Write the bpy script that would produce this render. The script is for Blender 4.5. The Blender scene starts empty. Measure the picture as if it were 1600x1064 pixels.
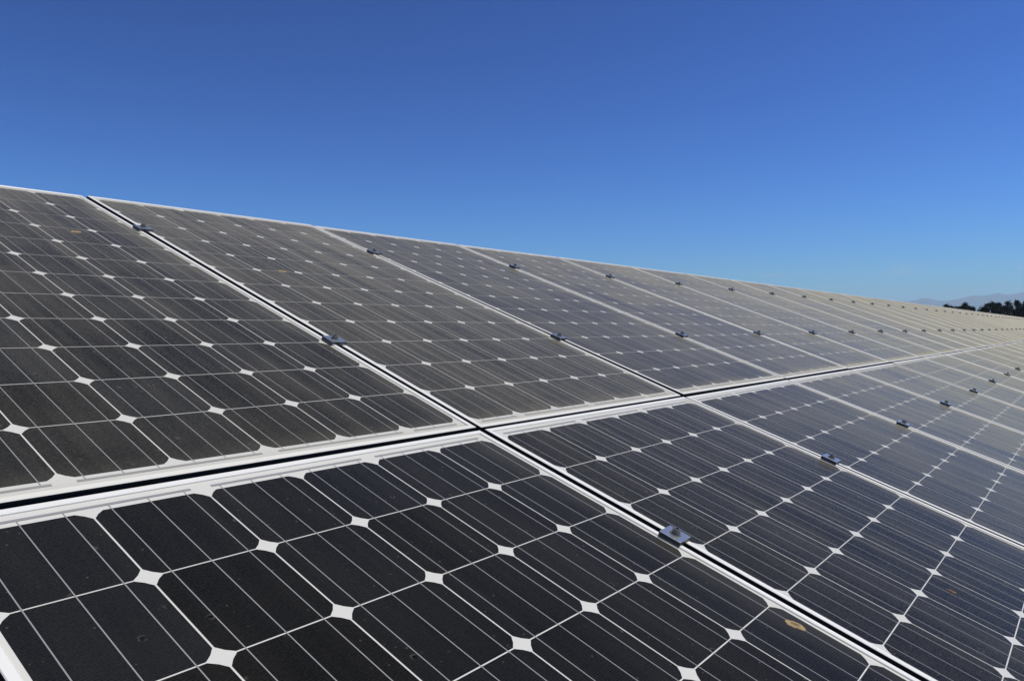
import bpy, bmesh, math, random
from mathutils import Vector, Matrix, noise

# ------------------------------------------------------------------ camera, sky, sun, exposure
C = bpy.context.scene.collection
SC = bpy.context.scene
CELL = 0.128                        # pitch of the solar cells, metres
TILT = math.radians(20.39)          # slope of the array
ORIGIN = Vector((0, 0, 1.55))       # where the black gaps cross, metres above the ground
EU = Vector((1, 0, 0)); EV = Vector((0, math.cos(TILT), math.sin(TILT))); EN = EU.cross(EV)


def on_array(u, v, n=0.0):
    return ORIGIN + EU * u + EV * v + EN * n


CAM_LOCAL = (-7.9556 * CELL, -5.7507 * CELL, 3.5846 * CELL)
cam = bpy.data.cameras.new('camera')
cam.sensor_width = 36.0
cam.lens = 36.0 * 1201.1 / 1600.0
cam.clip_start = 0.02
cam.clip_end = 60000
camo = bpy.data.objects.new('camera', cam); C.objects.link(camo)
camo.location = on_array(*CAM_LOCAL)
# rows = right, down, forward of the camera in array coordinates
R_ROWS = ((0.609729, -0.743026, 0.275942), (-0.013009, -0.357478, -0.933831), (0.792503, 0.565794, -0.227631))
right = sum((a * e for a, e in zip(R_ROWS[0], (EU, EV, EN))), Vector())
down = sum((a * e for a, e in zip(R_ROWS[1], (EU, EV, EN))), Vector())
fwd = sum((a * e for a, e in zip(R_ROWS[2], (EU, EV, EN))), Vector())
M3 = Matrix((right, -down, -fwd)).transposed()
camo.rotation_euler = M3.to_euler()
SC.camera = camo

SUN_DIR = (EU * 0.24 + EV * 0.025 + EN * 0.97).normalized()
SUN_EL = math.asin(SUN_DIR.z)
SUN_ROT = math.atan2(SUN_DIR.x, SUN_DIR.y)
world = bpy.data.worlds.new('World'); SC.world = world; world.use_nodes = True
wn = world.node_tree.nodes; wl = world.node_tree.links
bg = wn['Background']
sky = wn.new('ShaderNodeTexSky'); sky.sky_type = 'NISHITA'; sky.sun_disc = False
sky.sun_elevation = SUN_EL; sky.sun_rotation = SUN_ROT
sky.altitude = 200; sky.air_density = 1.0; sky.dust_density = 0.5; sky.ozone_density = 8.0
bg.inputs['Strength'].default_value = 0.10
# a deep, polarised blue: steeper than the plain model
gain = wn.new('ShaderNodeMix'); gain.data_type = 'RGBA'; gain.blend_type = 'MULTIPLY'; gain.inputs[0].default_value = 1.0
gain.inputs[7].default_value = (0.338, 0.417, 0.440, 1)
gam = wn.new('ShaderNodeGamma'); gam.inputs['Gamma'].default_value = 2.0
wl.new(sky.outputs[0], gain.inputs[6]); wl.new(gain.outputs[2], gam.inputs['Color']); tcw = wn.new('ShaderNodeTexCoord')
mp = wn.new('ShaderNodeMapping'); mp.inputs['Scale'].default_value = (9, 9, 60); wl.new(tcw.outputs['Generated'], mp.inputs['Vector'])
nz = wn.new('ShaderNodeTexNoise'); nz.inputs['Scale'].default_value = 2.2; nz.inputs['Detail'].default_value = 5; wl.new(mp.outputs[0], nz.inputs['Vector'])
mr = wn.new('ShaderNodeMapRange'); mr.interpolation_type = 'SMOOTHSTEP'; wl.new(nz.outputs['Fac'], mr.inputs[0])
mr.inputs[1].default_value = 0.56; mr.inputs[2].default_value = 0.78
sx = wn.new('ShaderNodeSeparateXYZ'); wl.new(tcw.outputs['Generated'], sx.inputs[0])
e1 = wn.new('ShaderNodeMapRange'); e1.interpolation_type = 'SMOOTHSTEP'; wl.new(sx.outputs[2], e1.inputs[0]); e1.inputs[1].default_value = 0.035; e1.inputs[2].default_value = 0.05
e2 = wn.new('ShaderNodeMapRange'); e2.interpolation_type = 'SMOOTHSTEP'; wl.new(sx.outputs[2], e2.inputs[0]); e2.inputs[1].default_value = 0.085; e2.inputs[2].default_value = 0.06
m1 = wn.new('ShaderNodeMath'); m1.operation = 'MULTIPLY'; wl.new(e1.outputs[0], m1.inputs[0]); wl.new(e2.outputs[0], m1.inputs[1])
m2 = wn.new('ShaderNodeMath'); m2.operation = 'MULTIPLY'; wl.new(m1.outputs[0], m2.inputs[0]); wl.new(mr.outputs[0], m2.inputs[1])
m3 = wn.new('ShaderNodeMath'); m3.operation = 'MULTIPLY'; wl.new(m2.outputs[0], m3.inputs[0]); m3.inputs[1].default_value = 0.35
cl = wn.new('ShaderNodeMix'); cl.data_type = 'RGBA'; wl.new(m3.outputs[0], cl.inputs[0]); wl.new(gam.outputs[0], cl.inputs[6])
cl.inputs[7].default_value = (5.2, 5.2, 5.4, 1)
wl.new(cl.outputs[2], bg.inputs['Color'])
sun = bpy.data.lights.new('sun', 'SUN'); sun.energy = 4.2; sun.angle = math.radians(0.53); sun.color = (1.0, 0.975, 0.87)
suno = bpy.data.objects.new('sun', sun); C.objects.link(suno)
suno.rotation_euler = SUN_DIR.to_track_quat('Z', 'Y').to_euler(); suno.location = (0, 0, 30)
SC.view_settings.view_transform = 'Standard'; SC.view_settings.look = 'None'
SC.view_settings.exposure = 0.0; SC.view_settings.gamma = 1.0
SC.render.engine = 'CYCLES'
SC.cycles.use_denoising = True
SC.cycles.max_bounces = 8; SC.cycles.volume_bounces = 1
random.seed(7)


# ------------------------------------------------------------------ helpers
def thing(name, label, cat, mat=None, group=None):
    o = bpy.data.objects.new(name, None); C.objects.link(o)
    o.empty_display_size = 0.1
    if mat is not None: o.matrix_world = mat
    o['label'] = label; o['category'] = cat
    if group: o['group'] = group
    return o


def tag(o, label, cat, group=None):
    o['label'] = label; o['category'] = cat
    if group: o['group'] = group
    return o


def mesh(name, verts, faces, mat, smooth=False):
    me = bpy.data.meshes.new(name); me.from_pydata([tuple(v) for v in verts], [], faces); me.update()
    if mat: me.materials.append(mat)
    if smooth:
        for p in me.polygons: p.use_smooth = True
    return me


def obj(name, me, parent=None):
    o = bpy.data.objects.new(name, me); C.objects.link(o)
    if parent: o.parent = parent
    return o


def bm_mesh(name, bm, mat, smooth=False):
    bmesh.ops.recalc_face_normals(bm, faces=bm.faces)
    me = bpy.data.meshes.new(name); bm.to_mesh(me); bm.free()
    me.materials.append(mat)
    if smooth:
        for p in me.polygons: p.use_smooth = True
    return me


def add_box(bm, x0, x1, y0, y1, z0, z1, bev=0.0):
    r = bmesh.ops.create_cube(bm, size=1.0)
    for v in r['verts']:
        v.co = Vector(((x0 + x1) / 2 + v.co.x * (x1 - x0), (y0 + y1) / 2 + v.co.y * (y1 - y0), (z0 + z1) / 2 + v.co.z * (z1 - z0)))
    if bev:
        es = {e for v in r['verts'] for e in v.link_edges}
        bmesh.ops.bevel(bm, geom=list(es), offset=bev, segments=2, affect='EDGES', profile=0.5)


class NT:
    def __init__(self, name):
        self.m = bpy.data.materials.new(name); self.m.use_nodes = True
        self.t = self.m.node_tree; self.n = self.t.nodes; self.l = self.t.links
        self.p = self.n['Principled BSDF']; self.out = self.n['Material Output']

    def new(self, typ, **kw):
        x = self.n.new(typ)
        for k, v in kw.items(): setattr(x, k, v)
        return x

    def link(self, a, b): self.l.new(a, b)

    def math(self, op, a, b=None, c=None, clamp=False):
        x = self.n.new('ShaderNodeMath'); x.operation = op; x.use_clamp = clamp
        for i, s in enumerate((a, b, c)):
            if s is None: continue
            if isinstance(s, (int, float)): x.inputs[i].default_value = s
            else: self.l.new(s, x.inputs[i])
        return x.outputs[0]

    def mix(self, f, a, b):
        x = self.n.new('ShaderNodeMix'); x.data_type = 'RGBA'
        for s, k in ((f, 0), (a, 6), (b, 7)):
            if isinstance(s, (int, float)): x.inputs[k].default_value = s
            elif isinstance(s, tuple): x.inputs[k].default_value = (*s, 1)
            else: self.l.new(s, x.inputs[k])
        return x.outputs[2]

    def ramp(self, f, lo, hi):
        x = self.n.new('ShaderNodeMapRange'); x.interpolation_type = 'SMOOTHSTEP'
        self.l.new(f, x.inputs[0]); x.inputs[1].default_value = lo; x.inputs[2].default_value = hi
        return x.outputs[0]

    def noise(self, vec, scale, detail=3, rough=0.55):
        x = self.n.new('ShaderNodeTexNoise'); x.inputs['Scale'].default_value = scale
        x.inputs['Detail'].default_value = detail; x.inputs['Roughness'].default_value = rough
        self.l.new(vec, x.inputs['Vector']); return x.outputs['Fac']

    def mapping(self, vec, scale=(1, 1, 1), loc=None):
        x = self.n.new('ShaderNodeMapping'); x.inputs['Scale'].default_value = scale
        self.l.new(vec, x.inputs['Vector'])
        if loc is not None: self.l.new(loc, x.inputs['Location'])
        return x.outputs[0]


# panel sizes (metres)
GAP_U, GAP_V = 0.0145, 0.0088
MU = 0.0215
PITCH = 6 * CELL + 2 * MU
PW = PITCH - GAP_U                  # panel width
ENDM = 0.0301                       # panel end to cell array
PL = 12 * CELL + 2 * ENDM           # panel length
LIP = 0.0095
SX = PW / 2 - 3 * CELL              # side of panel to cell array
DUST = (0.405, 0.366, 0.265)


def dust_layer(n, amount, tau):
    """a thin film of dust: the flatter one looks along it, the more of it lies in the way"""
    lw = n.new('ShaderNodeLayerWeight'); lw.inputs['Blend'].default_value = 0.5
    c = n.math('MAXIMUM', n.math('SUBTRACT', 1.0, lw.outputs['Facing']), 0.012)
    depth = n.math('MULTIPLY', n.math('POWER', c, -1.5), n.math('MULTIPLY', amount, tau))
    cover = n.math('SUBTRACT', 1.0, n.math('EXPONENT', n.math('MULTIPLY', depth, -1.0)), None, True)
    db = n.new('ShaderNodeBsdfDiffuse'); db.inputs['Color'].default_value = (*DUST, 1); db.inputs['Roughness'].default_value = 0.6
    mx = n.new('ShaderNodeMixShader')
    n.link(cover, mx.inputs[0]); n.link(n.p.outputs[0], mx.inputs[1]); n.link(db.outputs[0], mx.inputs[2])
    n.link(mx.outputs[0], n.out.inputs['Surface'])


def panel_material(name, base, rough, kind, spec=0.5, metallic=0.0):
    """glass covered layer with wind-blown dust over it; origin of the object is the middle of the panel"""
    n = NT(name)
    tc = n.new('ShaderNodeTexCoord').outputs['Object']
    oi = n.new('ShaderNodeObjectInfo')
    sep = n.new('ShaderNodeSeparateColor'); n.link(oi.outputs['Color'], sep.inputs[0])
    lvl = sep.outputs[0]; seed = sep.outputs[1]
    off = n.new('ShaderNodeCombineXYZ')
    n.link(n.math('MULTIPLY', seed, 37.0), off.inputs[0]); n.link(n.math('MULTIPLY', seed, 91.0), off.inputs[1])
    n.link(n.math('MULTIPLY', seed, 13.0), off.inputs[2])
    vec = n.mapping(tc, (1, 1, 1), off.outputs[0])
    streak = n.noise(n.mapping(vec, (16, 1.1, 1)), 1.0, 4, 0.6)
    streak2 = n.noise(n.mapping(vec, (55, 2.2, 1)), 1.0, 3, 0.55)
    blot = n.noise(vec, 3.2, 4, 0.6)
    fine = n.noise(vec, 420, 2, 0.6)
    d = n.math('ADD', n.math('MULTIPLY', n.ramp(streak, 0.32, 0.72), 0.45), n.math('MULTIPLY', n.ramp(streak2, 0.35, 0.7), 0.35))
    d = n.math('ADD', d, n.math('MULTIPLY', n.ramp(blot, 0.3, 0.7), 0.45))
    d = n.math('ADD', d, n.math('MULTIPLY', n.ramp(fine, 0.3, 0.7), 0.9))
    # dirt held back along the lower frame and the right-hand frame
    xyz = n.new('ShaderNodeSeparateXYZ'); n.link(tc, xyz.inputs[0])
    edge_x = n.ramp(n.math('ADD', xyz.outputs[0], n.math('MULTIPLY', n.math('SUBTRACT', blot, 0.5), 0.10)), PW / 2 - 0.075, PW / 2 - 0.005)
    edge_y = n.ramp(n.math('ADD', n.math('MULTIPLY', xyz.outputs[1], -1.0), n.math('MULTIPLY', n.math('SUBTRACT', blot, 0.5), 0.05)), PL / 2 - 0.07, PL / 2 - 0.012)
    low = n.ramp(n.math('ADD', n.math('MULTIPLY', xyz.outputs[1], -1.0), n.math('MULTIPLY', n.math('SUBTRACT', streak2, 0.5), 0.012)), PL / 2 - 0.030, PL / 2 - 0.012)
    edge = n.math('ADD', n.math('MAXIMUM', n.math('MULTIPLY', edge_x, 0.6), edge_y), n.math('MULTIPLY', low, 2.5))
    # dried rain drops: clean craters with a pale rim
    vor = n.new('ShaderNodeTexVoronoi'); vor.inputs['Scale'].default_value = 36
    n.link(vec, vor.inputs['Vector'])
    vsep = n.new('ShaderNodeSeparateColor'); n.link(vor.outputs['Color'], vsep.inputs[0])
    size = n.math('MULTIPLY_ADD', n.math('POWER', vsep.outputs[1], 2.5), 0.075, 0.035)
    ratio = n.math('DIVIDE', vor.outputs['Distance'], size)
    has = n.math('LESS_THAN', vsep.outputs[0], 0.6)
    hole = n.math('MULTIPLY', n.math('SUBTRACT', 1.0, n.ramp(ratio, 0.7, 1.0)), has)
    rim = n.math('MULTIPLY', n.math('MULTIPLY', n.ramp(ratio, 0.75, 1.0), n.math('SUBTRACT', 1.0, n.ramp(ratio, 1.15, 1.9))), has)
    amount = n.math('ADD', n.math('MULTIPLY', d, lvl), n.math('MULTIPLY', edge, 1.1))
    amount = n.math('MULTIPLY', amount, n.math('SUBTRACT', 1.0, n.math('MULTIPLY', hole, 0.95)))
    amount = n.math('ADD', amount, n.math('MULTIPLY', rim, n.math('MULTIPLY', n.ramp(n.noise(vec, 190, 2), 0.42, 0.60), 2.2)))
    vs_ = n.new('ShaderNodeTexVoronoi'); vs_.inputs['Scale'].default_value = 130
    n.link(vec, vs_.inputs['Vector'])
    ss = n.new('ShaderNodeSeparateColor'); n.link(vs_.outputs['Color'], ss.inputs[0])
    speck = n.math('MULTIPLY', n.math('LESS_THAN', vs_.outputs['Distance'], n.math('MULTIPLY_ADD', ss.outputs[1], 0.13, 0.04)), n.math('LESS_THAN', ss.outputs[0], 0.20))
    amount = n.math('ADD', amount, n.math('MULTIPLY', speck, 2.6))
    if kind == 'cell':
        # silver contact fingers, 2 mm apart, across the busbars, and slight tone steps between cells
        w = n.new('ShaderNodeTexWave'); w.wave_type = 'BANDS'; w.bands_direction = 'Y'
        w.inputs['Scale'].default_value = 2 * math.pi / 20 / 0.0024 * 1.0; n.link(tc, w.inputs['Vector'])
        fing = n.math('POWER', w.outputs['Fac'], 6.0)
        cellid = n.new('ShaderNodeVectorMath'); cellid.operation = 'FLOOR'
        n.link(n.mapping(n.mapping(tc, (1, 1, 1)), (1 / CELL, 1 / CELL, 1)), cellid.inputs[0])
        wn_ = n.new('ShaderNodeTexWhiteNoise'); wn_.noise_dimensions = '3D'
        add = n.new('ShaderNodeVectorMath'); add.operation = 'ADD'
        n.link(cellid.outputs[0], add.inputs[0]); n.link(off.outputs[0], add.inputs[1]); n.link(add.outputs[0], wn_.inputs[0])
        tone = n.mix(wn_.outputs['Value'], tuple(0.5 * c for c in base), (1.6 * base[0], 1.8 * base[1], 2.2 * base[2]))
        col = n.mix(n.math('MULTIPLY', fing, 0.05), tone, (0.30, 0.31, 0.33))
    else:
        col = n.mix(n.math('MULTIPLY', blot, 0.25), tuple(base), tuple(0.85 * c for c in base))
    n.link(col, n.p.inputs['Base Color'])
    n.p.inputs['Metallic'].default_value = metallic
    n.p.inputs['Roughness'].default_value = rough
    n.p.inputs['Specular IOR Level'].default_value = spec
    dust_layer(n, amount, TAU)
    return n.m


TAU = 0.022
m_cell = panel_material('solar_cell_silicon', (0.0030, 0.0031, 0.0034), 0.20, 'cell', 0.05)
m_back = panel_material('white_backsheet', (0.58, 0.555, 0.50), 0.35, 'back', 0.25)
m_bus = panel_material('tinned_ribbon', (0.25, 0.245, 0.24), 0.40, 'back', 0.3)


def aluminium():
    n = NT('anodised_aluminium')
    tc = n.new('ShaderNodeTexCoord').outputs['Object']
    g = n.noise(n.mapping(tc, (9, 9, 40)), 1.0, 4, 0.65)
    dirt = n.ramp(n.noise(tc, 14, 5, 0.65), 0.50, 0.78)
    col = n.mix(n.math('MULTIPLY', g, 0.5), (0.80, 0.77, 0.71), (0.70, 0.67, 0.60))
    xyz = n.new('ShaderNodeSeparateXYZ'); n.link(tc, xyz.inputs[0])
    low = n.ramp(n.math('MULTIPLY', xyz.outputs[1], -1.0), PL / 2 - 0.03, PL / 2 - 0.008)
    col = n.mix(n.math('ADD', n.math('MULTIPLY', dirt, 0.55), n.math('MULTIPLY', low, 0.35), None, True), col, (0.66, 0.60, 0.47))
    n.link(col, n.p.inputs['Base Color'])
    n.p.inputs['Metallic'].default_value = 0.15
    n.p.inputs['Roughness'].default_value = 0.42
    dust_layer(n, n.math('MULTIPLY_ADD', g, 0.5, 0.2), 0.006)
    return n.m


m_frame = aluminium()



def simple(name, col, rough, metallic=0.0, var=0.2, scale=20.0, bump=0.0):
    n = NT(name)
    tc = n.new('ShaderNodeTexCoord').outputs['Object']
    f = n.noise(tc, scale, 5, 0.6)
    n.link(n.mix(f, tuple(c * (1 - var) for c in col), tuple(min(1, c * (1 + var)) for c in col)), n.p.inputs['Base Color'])
    n.p.inputs['Roughness'].default_value = rough; n.p.inputs['Metallic'].default_value = metallic
    if bump:
        b = n.new('ShaderNodeBump'); b.inputs['Strength'].default_value = bump; b.inputs['Distance'].default_value = 0.001
        n.link(f, b.inputs['Height']); n.link(b.outputs[0], n.p.inputs['Normal'])
    return n.m


m_zinc = simple('zinc_plate', (0.60, 0.61, 0.58), 0.20, 0.80, 0.15, 120, 0.15)
m_wall_shade = simple('gap_wall_shade', (0.012, 0.013, 0.014), 0.6, 0.0, 0.3, 30)  # shade inside the gaps, put into the colour of the frame walls
m_side_shade = simple('clamp_side_shade', (0.075, 0.085, 0.095), 0.40, 0.7, 0.3, 150)  # darkened zinc: the shade on the clamp sides is in the colour
m_bolt = simple('stainless_bolt', (0.22, 0.21, 0.19), 0.26, 0.55, 0.2, 120)
m_rail = simple('dark_rail', (0.035, 0.036, 0.038), 0.6, 0.2, 0.3, 12)
m_post = simple('galvanised_post', (0.30, 0.31, 0.32), 0.5, 0.6, 0.2, 14)


# ------------------------------------------------------------------ the setting
def ground_material():
    n = NT('dry_ground')
    tc = n.new('ShaderNodeTexCoord').outputs['Object']
    a = n.noise(tc, 0.05, 6, 0.6); b = n.noise(tc, 2.5, 6, 0.65)
    c = n.mix(n.ramp(a, 0.35, 0.65), (0.10, 0.095, 0.045), (0.19, 0.16, 0.095))
    n.link(n.mix(n.math('MULTIPLY', b, 0.6), c, (0.07, 0.075, 0.03)), n.p.inputs['Base Color'])
    n.p.inputs['Roughness'].default_value = 0.95
    return n.m


G = 14000.0
gr = obj('ground', mesh('ground', [(-G, -G, 0), (G, -G, 0), (G, G, 0), (-G, G, 0)], [(0, 1, 2, 3)], ground_material()))
gr['kind'] = 'structure'


def heading(px):
    """horizontal unit direction seen at this column of the photograph"""
    d = fwd + right * ((px - 800.0) / 1201.1)
    d.z = 0
    return d.normalized()


CAM = camo.location.copy()


def hill_mesh():
    vs, fs = [], []
    az0 = math.atan2(heading(1600).x, heading(1600).y)
    N, K = 260, 7
    for i in range(N + 1):
        az = az0 - 1.15 + 1.9 * i / N
        d0 = 8200.0
        px = az - az0
        ridge = 304 + (380 * px if px < 0 else 40 * px) + 7 * noise.noise(Vector((px * 22, 4.0, 0))) + 6 * noise.noise(Vector((px * 70, 8.0, 0)))
        ridge = min(max(ridge, 90 + 40 * noise.noise(Vector((px * 9, 1.0, 0)))), 345)
        for k in range(K):
            t = k / (K - 1)
            r = d0 - 1800 + 3600 * t
            z = ridge * math.sin(math.pi * t) ** 1.2 * (1 + 0.12 * noise.noise(Vector((px * 60, t * 5, 1))))
            vs.append((CAM.x + math.sin(az) * r, CAM.y + math.cos(az) * r, z - 2))
    for i in range(N):
        for k in range(K - 1):
            a = i * K + k
            fs.append((a, a + 1, a + K + 1, a + K))
    return vs, fs


hm = simple('hill_slope', (0.10, 0.15, 0.165), 0.95, 0.0, 0.4, 0.01)
hv, hf = hill_mesh()
hills = obj('hills', mesh('hills', hv, hf, hm, True)); hills['kind'] = 'structure'

# ------------------------------------------------------------------ solar panels
HX, HY = PW / 2, PL / 2
ZG = -0.0022


def frame_mesh():
    prof = [(0.0, -0.038), (0.0, -0.0008), (0.0008, 0.0), (LIP - 0.0008, 0.0), (LIP, -0.0008), (LIP, -0.004), (0.002, -0.006), (0.002, -0.038)]
    vs, fs = [], []
    for sx, sy in ((-1, -1), (1, -1), (1, 1), (-1, 1)):
        for d, z in prof:
            vs.append((sx * (HX - d), sy * (HY - d), z))
    n = len(prof)
    for c in range(4):
        c2 = (c + 1) % 4
        for k in range(n):
            k2 = (k + 1) % n
            fs.append((c * n + k, c2 * n + k, c2 * n + k2, c * n + k2))
    me = mesh('frame', vs, fs, m_frame)
    me.materials.append(m_wall_shade)
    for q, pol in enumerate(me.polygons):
        if q % n in (0, 7): pol.material_index = 1      # the outer wall, painted black for the shade in the gaps
    bm = bmesh.new(); bm.from_mesh(me); bmesh.ops.recalc_face_normals(bm, faces=bm.faces); bm.to_mesh(me); bm.free()
    return me


def backsheet_mesh():
    bm = bmesh.new(); add_box(bm, -HX + 0.003, HX - 0.003, -HY + 0.003, HY - 0.003, -0.0055, ZG)
    return bm_mesh('backsheet', bm, m_back)


def cells_mesh():
    vs, fs = [], []
    a, b, ch = CELL / 2 - 0.00100, CELL / 2 - 0.00080, 0.0128
    for i in range(6):
        for j in range(12):
            cx = -3 * CELL + (i + 0.5) * CELL; cy = 6 * CELL - (j + 0.5) * CELL
            s = len(vs); k = 0
            for qx, qy in ((1, 1), (-1, 1), (-1, -1), (1, -1)):
                p0 = Vector((qx * a, qy * (b - ch), 0)); p1 = Vector((qx * (a - ch), qy * b, 0))
                if qx * qy < 0: p0, p1 = p1, p0
                mid = (p0 + p1) / 2 + Vector((qx, qy, 0)) * 0.0007
                for p in (p0, mid, p1):
                    vs.append((cx + p.x, cy + p.y, ZG + 0.00012)); k += 1
            fs.append(tuple(range(s, s + k)))
    return mesh('cell_grid', vs, fs, m_cell)


def busbar_mesh():
    vs, fs = [], []

    def strip(x0, x1, y0, y1):
        s = len(vs); z = ZG + 0.00024
        vs.extend([(x0, y0, z), (x1, y0, z), (x1, y1, z), (x0, y1, z)]); fs.append((s, s + 1, s + 2, s + 3))
    for i in range(6):
        for t in (0.175, 0.5, 0.825):
            x = -3 * CELL + (i + t) * CELL
            strip(x - 0.0006, x + 0.0006, -6 * CELL - 0.006, 6 * CELL + 0.006)
    return mesh('busbars', vs, fs, m_bus)


def ribbon_mesh(sy):
    vs, fs = [], []
    z = ZG + 0.00030
    for i in range(6):
        x0, x1 = -3 * CELL + (i + 0.10) * CELL, -3 * CELL + (i + 0.90) * CELL
        if (i % 2 == 0) == (sy > 0): x1 += 0.2 * CELL if i < 5 else 0
        y = sy * (6 * CELL + 0.0085)
        s = len(vs)
        vs.extend([(x0, y - 0.0022, z), (x1, y - 0.0022, z), (x1, y + 0.0022, z), (x0, y + 0.0022, z)])
        fs.append((s, s + 1, s + 2, s + 3))
    return mesh('cross_ribbon', vs, fs, m_bus)


def array_matrix(u, v, n, ru=0.0, rv=0.0):
    base = Matrix((EU, EV, EN)).transposed().to_4x4()
    return Matrix.Translation(on_array(u, v, n)) @ base @ Matrix.Rotation(ru, 4, 'X') @ Matrix.Rotation(rv, 4, 'Y')


V_UP = 0.3672 / 10 - ENDM           # lower edge of the upper row
V_LO = -(0.0322 - ENDM)             # upper edge of the lower row
LOW_TILT = 0.0155
ordinal = ['first', 'second', 'third', 'fourth', 'fifth', 'sixth', 'seventh', 'eighth', 'ninth', 'tenth', 'eleventh', 'twelfth']

proto = None
panels = {}


def place_panel(row, p):
    global proto
    ru, rv = random.gauss(0, 0.0011), random.gauss(0, 0.0011)
    if row == 0:
        m = array_matrix((p + 0.5) * PITCH, V_UP + PL / 2, 0, ru, rv)
    else:
        d = -V_LO + PL / 2
        m = array_matrix((p + 0.5) * PITCH, -d * math.cos(LOW_TILT), d * math.sin(LOW_TILT) - 0.002, -LOW_TILT + ru, rv)
    rown = 'upper' if row == 0 else 'lower'
    group = 'solar panels of the %s row' % rown
    if p == -2: label = '%s row end panel, almost wholly outside the left edge of the photo' % rown
    elif p == -1: label = ('large dark solar panel above the long black gap, at the upper left' if row == 0
                           else 'nearest, blackest solar panel with the biggest diamonds, below the gap at bottom left')
    elif p <= 9: label = '%s row solar panel, %s to the right of the crossing of the black gaps' % (rown, ordinal[p])
    elif row == 0: label = 'far upper row solar panel, one of the pale strips narrowing towards the trees'; group = 'far pale panels of the upper row'
    else: label = 'far solar panel of the lower row, pale and dusty at the right edge'; group = 'far pale panels of the lower row'
    t = thing('solar_panel', label, 'solar panel', m, group)
    lv = {(0, -1): 0.95, (1, -1): 0.46, (0, 0): 1.35, (1, 0): 0.80}.get((row, p), 0.95 + 0.25 * random.random())
    color = (lv, random.random(), 0, 1)
    if proto is None:
        proto = {'frame': frame_mesh(), 'backsheet': backsheet_mesh(), 'cell_grid': cells_mesh(), 'busbars': busbar_mesh(), 'top': ribbon_mesh(1), 'foot': ribbon_mesh(-1)}
    made = {}
    for nm in ('frame', 'backsheet', 'cell_grid'):
        made[nm] = obj(nm, proto[nm], t); made[nm].color = color
    b = obj('busbars', proto['busbars'], made['cell_grid']); b.color = color
    for e in ('top', 'foot'):
        c = obj('cross_ribbon', proto[e], made['backsheet']); c.color = color
    panels[(row, p)] = t
    return t


UP_RANGE = range(-2, 46)
LO_RANGE = range(-2, 19)
for p in UP_RANGE: place_panel(0, p)
for p in LO_RANGE: place_panel(1, p)


# ------------------------------------------------------------------ clamps on the seams
def clamp_plate():
    bm = bmesh.new()
    add_box(bm, -0.0185, 0.0185, -0.0175, 0.0175, 0.0002, 0.0066, 0.0006)
    for q in (-1, 1):                                   # edges turned down over the frames
        add_box(bm, min(q * 0.0173, q * 0.0188), max(q * 0.0173, q * 0.0188), -0.0173, 0.0173, -0.0016, 0.0060, 0.0003)
    me = bm_mesh('plate', bm, m_zinc)
    me.materials.append(m_side_shade)
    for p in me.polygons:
        if abs(p.normal.z) < 0.3: p.material_index = 1   # side faces of the zinc, coloured dark as if in shade
    return me


def clamp_stem():
    bm = bmesh.new(); add_box(bm, -0.006, 0.006, -0.0165, 0.0165, -0.03, 0.0004)
    return bm_mesh('spacer', bm, m_zinc)


def bolt_mesh():
    bm = bmesh.new()

    def ring(r, z, n=20): return [bm.verts.new((r * math.cos(2 * math.pi * k / n), r * math.sin(2 * math.pi * k / n), z)) for k in range(n)]
    prof = [(0.0085, 0.0066), (0.0085, 0.0078), (0.0060, 0.0078), (0.0060, 0.0142), (0.0054, 0.0150), (0.0032, 0.0150), (0.0030, 0.0120)]
    rs = [ring(r, z) for r, z in prof]
    for a, b in zip(rs, rs[1:]):
        for k in range(20): bm.faces.new((a[k], a[(k + 1) % 20], b[(k + 1) % 20], b[k]))
    bm.faces.new(rs[-1])
    return bm_mesh('bolt', bm, m_bolt)


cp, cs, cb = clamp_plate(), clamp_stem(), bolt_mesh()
V_RAIL = (V_UP + 0.411, V_UP + 1.236)   # rails under the upper row
V_RAIL_LOW = (-0.381, -1.19)


def place_clamp(s, line):
    v = (V_RAIL[1], V_RAIL[0], V_RAIL_LOW[0], V_RAIL_LOW[1])[line]
    u = s * PITCH + random.uniform(-0.0015, 0.0015)
    m = array_matrix(u, v + random.uniform(-0.004, 0.004), 0.001 if line < 2 else 0.0155 * -v - 0.001, 0, 0) @ Matrix.Rotation(random.uniform(-0.06, 0.06), 4, 'Z')
    ln = ('line nearest the skyline', 'line above the long gap', 'line below the long gap', '')[line]
    if s <= 9:
        label = '%s bolted zinc clamp from the left in the %s' % (ordinal[s], ln); group = 'clamps of the ' + ln
    else:
        label = 'tiny far clamp on a pale seam, in the ' + ln; group = 'far clamps of the ' + ln
    t = thing('panel_clamp', label, 'clamp', m, group)
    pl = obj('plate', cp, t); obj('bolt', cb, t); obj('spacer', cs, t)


for s in range(0, 40): place_clamp(s, 0)
for s in range(0, 30): place_clamp(s, 1)
for s in range(0, 15): place_clamp(s, 2)

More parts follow.
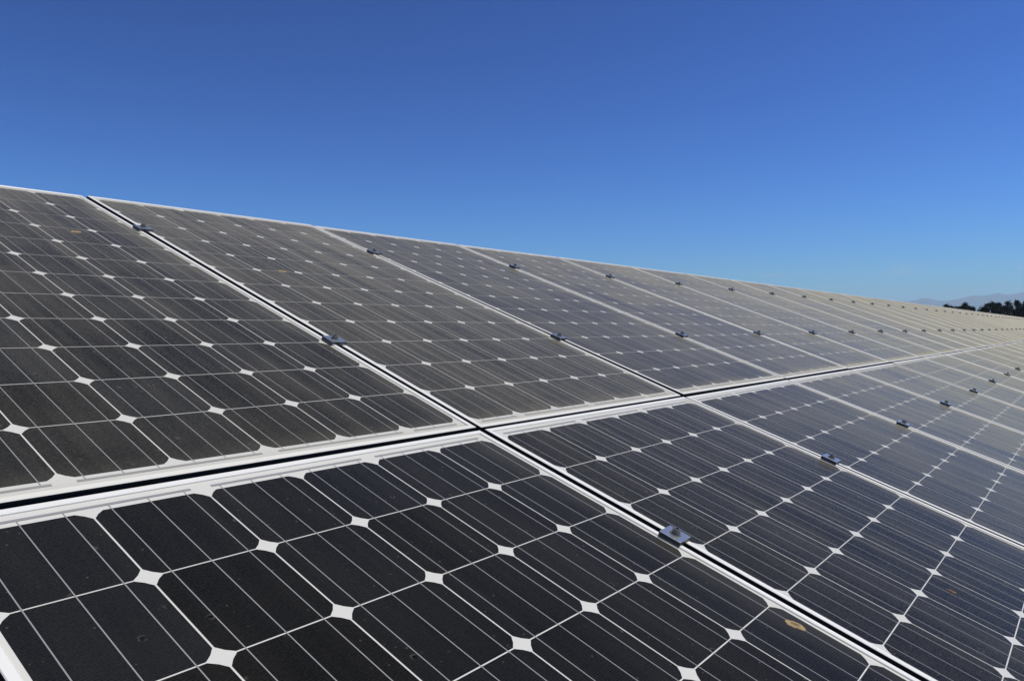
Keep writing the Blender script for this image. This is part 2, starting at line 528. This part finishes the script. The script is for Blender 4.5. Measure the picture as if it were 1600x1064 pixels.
# ------------------------------------------------------------------ mounting rack under the panels
rack = thing('mounting_rack', 'dark steel mounting rack under the solar panels, glimpsed through the black gaps', 'rack', array_matrix(0, 0, 0))
for v, u1, n in ((V_RAIL[0], 46 * PITCH, 0), (V_RAIL[1], 46 * PITCH, 0), (V_RAIL_LOW[0], 19 * PITCH, 0.0), (V_RAIL_LOW[1], 19 * PITCH, 0.008)):
    bm = bmesh.new(); add_box(bm, -2.1 * PITCH, u1, v - 0.022, v + 0.022, n - 0.085, n - 0.042, 0.003)
    obj('rail', bm_mesh('rail', bm, m_rail), rack)
inv = rack.matrix_world.inverted()
for k in range(0, 15):
    for v in (V_RAIL_LOW[1], V_RAIL[1]):
        if v < 0 and k > 6: continue
        p = on_array((-1.4 + k * 3.2) * PITCH, v, -0.09)
        bm = bmesh.new(); add_box(bm, p.x - 0.03, p.x + 0.03, p.y - 0.03, p.y + 0.03, -0.2, p.z)
        bmesh.ops.transform(bm, matrix=inv, verts=bm.verts)
        obj('post', bm_mesh('post', bm, m_post), rack)
    a = on_array((-1.4 + k * 3.2) * PITCH, (V_RAIL_LOW[1] if k <= 6 else V_RAIL[0]) - 0.1, -0.115)
    u = (-1.4 + k * 3.2) * PITCH
    bm = bmesh.new(); add_box(bm, u - 0.025, u + 0.025, (V_RAIL_LOW[1] if k <= 6 else V_RAIL[0]) - 0.1, V_RAIL[1] + 0.15, -0.145, -0.087)
    obj('sloping_beam', bm_mesh('sloping_beam', bm, m_rail), rack)


# ------------------------------------------------------------------ bird droppings on the glass
def dropping_material():
    n = NT('dried_dropping')
    tc = n.new('ShaderNodeTexCoord').outputs['Object']
    f = n.noise(tc, 260, 4, 0.7)
    a = n.noise(tc, 70, 3, 0.6)
    ln = n.new('ShaderNodeVectorMath'); ln.operation = 'LENGTH'
    n.link(n.mapping(tc, (1.0, 1.9, 1.0)), ln.inputs[0])
    core = n.math('ADD', n.math('MULTIPLY', ln.outputs['Value'], 95.0), n.math('MULTIPLY', n.math('SUBTRACT', f, 0.5), 1.6))
    c = n.mix(n.ramp(core, 0.35, 1.0), (0.12, 0.070, 0.028), (0.32, 0.225, 0.105))
    n.link(n.mix(n.math('MULTIPLY', n.ramp(a, 0.55, 0.7), 0.5), c, (0.20, 0.13, 0.06)), n.p.inputs['Base Color'])
    n.p.inputs['Roughness'].default_value = 0.8
    return n.m


m_drop = dropping_material()


def place_dropping(row, p, i, j, length, width, ang, label, seed):
    rnd = random.Random(seed)
    vs, fs = [], []
    N, RINGS = 26, 5
    for r in range(RINGS):
        t = (r + 1) / RINGS
        for k in range(N):
            a = 2 * math.pi * k / N
            w = 1 + 0.30 * noise.noise(Vector((math.cos(a) * 1.4 + seed, math.sin(a) * 1.4, 0))) + 0.18 * noise.noise(Vector((math.cos(a) * 5, math.sin(a) * 5 + seed, 0)))
            h = (0.0011 * math.sin(math.pi * min(1, t * 0.95)) + 0.0004) * (1 + 0.5 * noise.noise(Vector((math.cos(a) * 3 * t, math.sin(a) * 3 * t, seed)))) if r < RINGS - 1 else 0.0
            vs.append((math.cos(a) * length / 2 * t * w, math.sin(a) * width / 2 * t * w, h))
    vs.append((0, 0, 0.0006))
    c = len(vs) - 1
    for k in range(N): fs.append((c, k, (k + 1) % N))
    for r in range(RINGS - 1):
        for k in range(N):
            fs.append((r * N + k, (r + 1) * N + k, (r + 1) * N + (k + 1) % N, r * N + (k + 1) % N))
    o = obj('bird_dropping', mesh('bird_dropping', vs, fs, m_drop, True))
    local = Matrix.Translation((-3 * CELL + i * CELL, 6 * CELL - j * CELL, ZG + 0.0004)) @ Matrix.Rotation(ang, 4, 'Z')
    o.matrix_world = panels[(row, p)].matrix_world @ local
    tag(o, label, 'bird dropping', 'dried bird droppings on the panels')


bpy.context.view_layer.update()
place_dropping(1, -1, 5.815, 4.30, 0.029, 0.015, -1.15, 'crusty tan bird dropping beside the seam at bottom right, the largest one', 3)
place_dropping(1, 0, 2.589, 5.271, 0.013, 0.006, -1.2, 'small broken tan bird dropping far down at the lower right edge', 8)
place_dropping(0, 0, 1.62, 4.986, 0.025, 0.015, 0.1, 'tan bird dropping on the row line of the panel right of the seam', 14)
place_dropping(0, -1, 4.616, 3.222, 0.026, 0.015, 0.2, 'brown bird dropping near the top of the leftmost upper panel', 21)


# ------------------------------------------------------------------ trees behind the array
def leaf_material():
    n = NT('dark_foliage')
    oi = n.new('ShaderNodeTexCoord').outputs['Object']
    f = n.noise(oi, 1.2, 3)
    n.link(n.mix(f, (0.003, 0.005, 0.0025), (0.009, 0.014, 0.006)), n.p.inputs['Base Color'])
    n.p.inputs['Roughness'].default_value = 0.9; n.p.inputs['Specular IOR Level'].default_value = 0.1
    return n.m


m_leaf = leaf_material(); m_bark = simple('bark', (0.05, 0.038, 0.028), 0.9, 0, 0.4, 6)


def tree(px, dist, label, lobes, seed, drop=0.3, trunk_r=0.22):
    """lobes: (sideways m, height m, radius m, vertical radius m)"""
    rnd = random.Random(seed)
    d = heading(px); side = Vector((d.y, -d.x, 0))
    base = Vector((CAM.x, CAM.y, 0)) + d * dist
    m = Matrix((side, d, Vector((0, 0, 1)))).transposed().to_4x4(); m.translation = base
    t = thing('tree', label, 'tree', m, 'trees behind the far end of the array')
    vs, fs = [], []
    for (lx, lz, lr, lh) in lobes:
        lz -= drop
        ly = rnd.uniform(-0.5, 0.5) * lr
        for c in range(int(75 * max(.6, lr) * max(.6, lh))):
            while True:
                q = Vector((rnd.uniform(-1, 1), rnd.uniform(-1, 1), rnd.uniform(-1, 1)))
                if 0.25 < q.length < 1.0: break
            cc = Vector((lx + q.x * lr, ly + q.y * lr, lz + q.z * lh))
            for k in range(10):
                o = cc + Vector((rnd.gauss(0, .15), rnd.gauss(0, .15), rnd.gauss(0, .13)))
                ax = Vector((rnd.gauss(0, 1), rnd.gauss(0, 1), rnd.gauss(0, 1))).normalized()
                bx = ax.orthogonal().normalized(); s = rnd.uniform(0.07, 0.18)
                b = len(vs)
                vs.extend([o - ax * s, o + bx * s * .6, o + ax * s, o - bx * s * .6]); fs.append((b, b + 1, b + 2, b + 3))
    obj('crown', mesh('crown', vs, fs, m_leaf), t)
    bm = bmesh.new()

    def limb(a, b, r0, r1):
        ax = (b - a).normalized(); u = ax.orthogonal().normalized(); w = ax.cross(u)
        ra = [bm.verts.new(a + (u * math.cos(k * math.pi / 4) + w * math.sin(k * math.pi / 4)) * r0) for k in range(8)]
        rb = [bm.verts.new(b + (u * math.cos(k * math.pi / 4) + w * math.sin(k * math.pi / 4)) * r1) for k in range(8)]
        for k in range(8): bm.faces.new((ra[k], ra[(k + 1) % 8], rb[(k + 1) % 8], rb[k]))
    low = min(l[1] - l[3] for l in lobes)
    fork = Vector((0, 0, max(1.2, low * 0.8)))
    limb(Vector((0, 0, -0.2)), fork, trunk_r, trunk_r * 0.7)
    for (lx, lz, lr, lh) in lobes: limb(fork, Vector((lx, 0, lz - drop + lh * 0.5)), trunk_r * 0.55, 0.03)
    obj('trunk', bm_mesh('trunk', bm, m_bark), t)


# at 150 m one photo pixel is 0.125 m and the horizon lies 1.7 m up
tree(1497, 150, 'low ragged dark tree just clearing the top edge of the panels, left of the others',
     [(-1.7, 5.65, .5, .25), (-1.1, 5.35, .5, .25), (-.3, 5.2, .7, .3), (.5, 5.35, .5, .35), (1.0, 5.75, .3, .35), (1.5, 5.2, .5, .4), (2.1, 5.1, .35, .3), (0, 4.2, 2.0, .9)], 11)
tree(1546, 150, 'dark tree with a pointed top, just right of the open gap beside the low tree',
     [(-1.4, 4.8, .4, .4), (-.9, 5.3, .5, .6), (-.3, 5.8, .45, .6), (.3, 6.1, .4, .55), (.7, 5.6, .5, .5), (1.3, 5.2, .5, .5), (0, 4.6, 1.6, 1.0), (.2, 4.0, 1.6, .8)], 12, 0.6)
tree(1571, 152, 'dark tree with a round peak, a loose tuft and a slope falling to the right',
     [(-1.1, 6.1, .4, .22), (-1.2, 5.2, .5, .6), (-.5, 5.4, .5, .6), (.25, 6.05, .4, .6), (.3, 5.4, .6, .6), (.9, 5.35, .4, .5), (1.6, 4.95, .5, .4), (2.3, 4.65, .45, .3), (.2, 4.6, 2.1, .7), (.6, 3.9, 2.4, .7)], 13, 0.55)
tree(1604, 150, 'dark upright tree cut off by the right edge of the photo',
     [(-1.35, 6.4, .22, .35), (-1.1, 5.6, .4, .6), (-.5, 5.5, .6, .8), (.4, 6.3, .8, .6), (.3, 5.2, 1.0, 1.0), (-.4, 4.4, 1.6, 1.2)], 14, 0.6)

# ------------------------------------------------------------------ the air
HAZE = 0.00013
bm = bmesh.new(); add_box(bm, -G - 300, G + 300, -G - 300, G + 300, -4.0, 365.0)
hz = NT('haze_air')
hz.n.remove(hz.p)
pv = hz.new('ShaderNodeVolumePrincipled')
pv.inputs['Density'].default_value = HAZE; pv.inputs['Color'].default_value = (0.63, 0.80, 1.0, 1); pv.inputs['Anisotropy'].default_value = 0.2
hz.link(pv.outputs[0], hz.out.inputs['Volume'])
ho = obj('haze', bm_mesh('haze', bm, hz.m)); ho['kind'] = 'stuff'
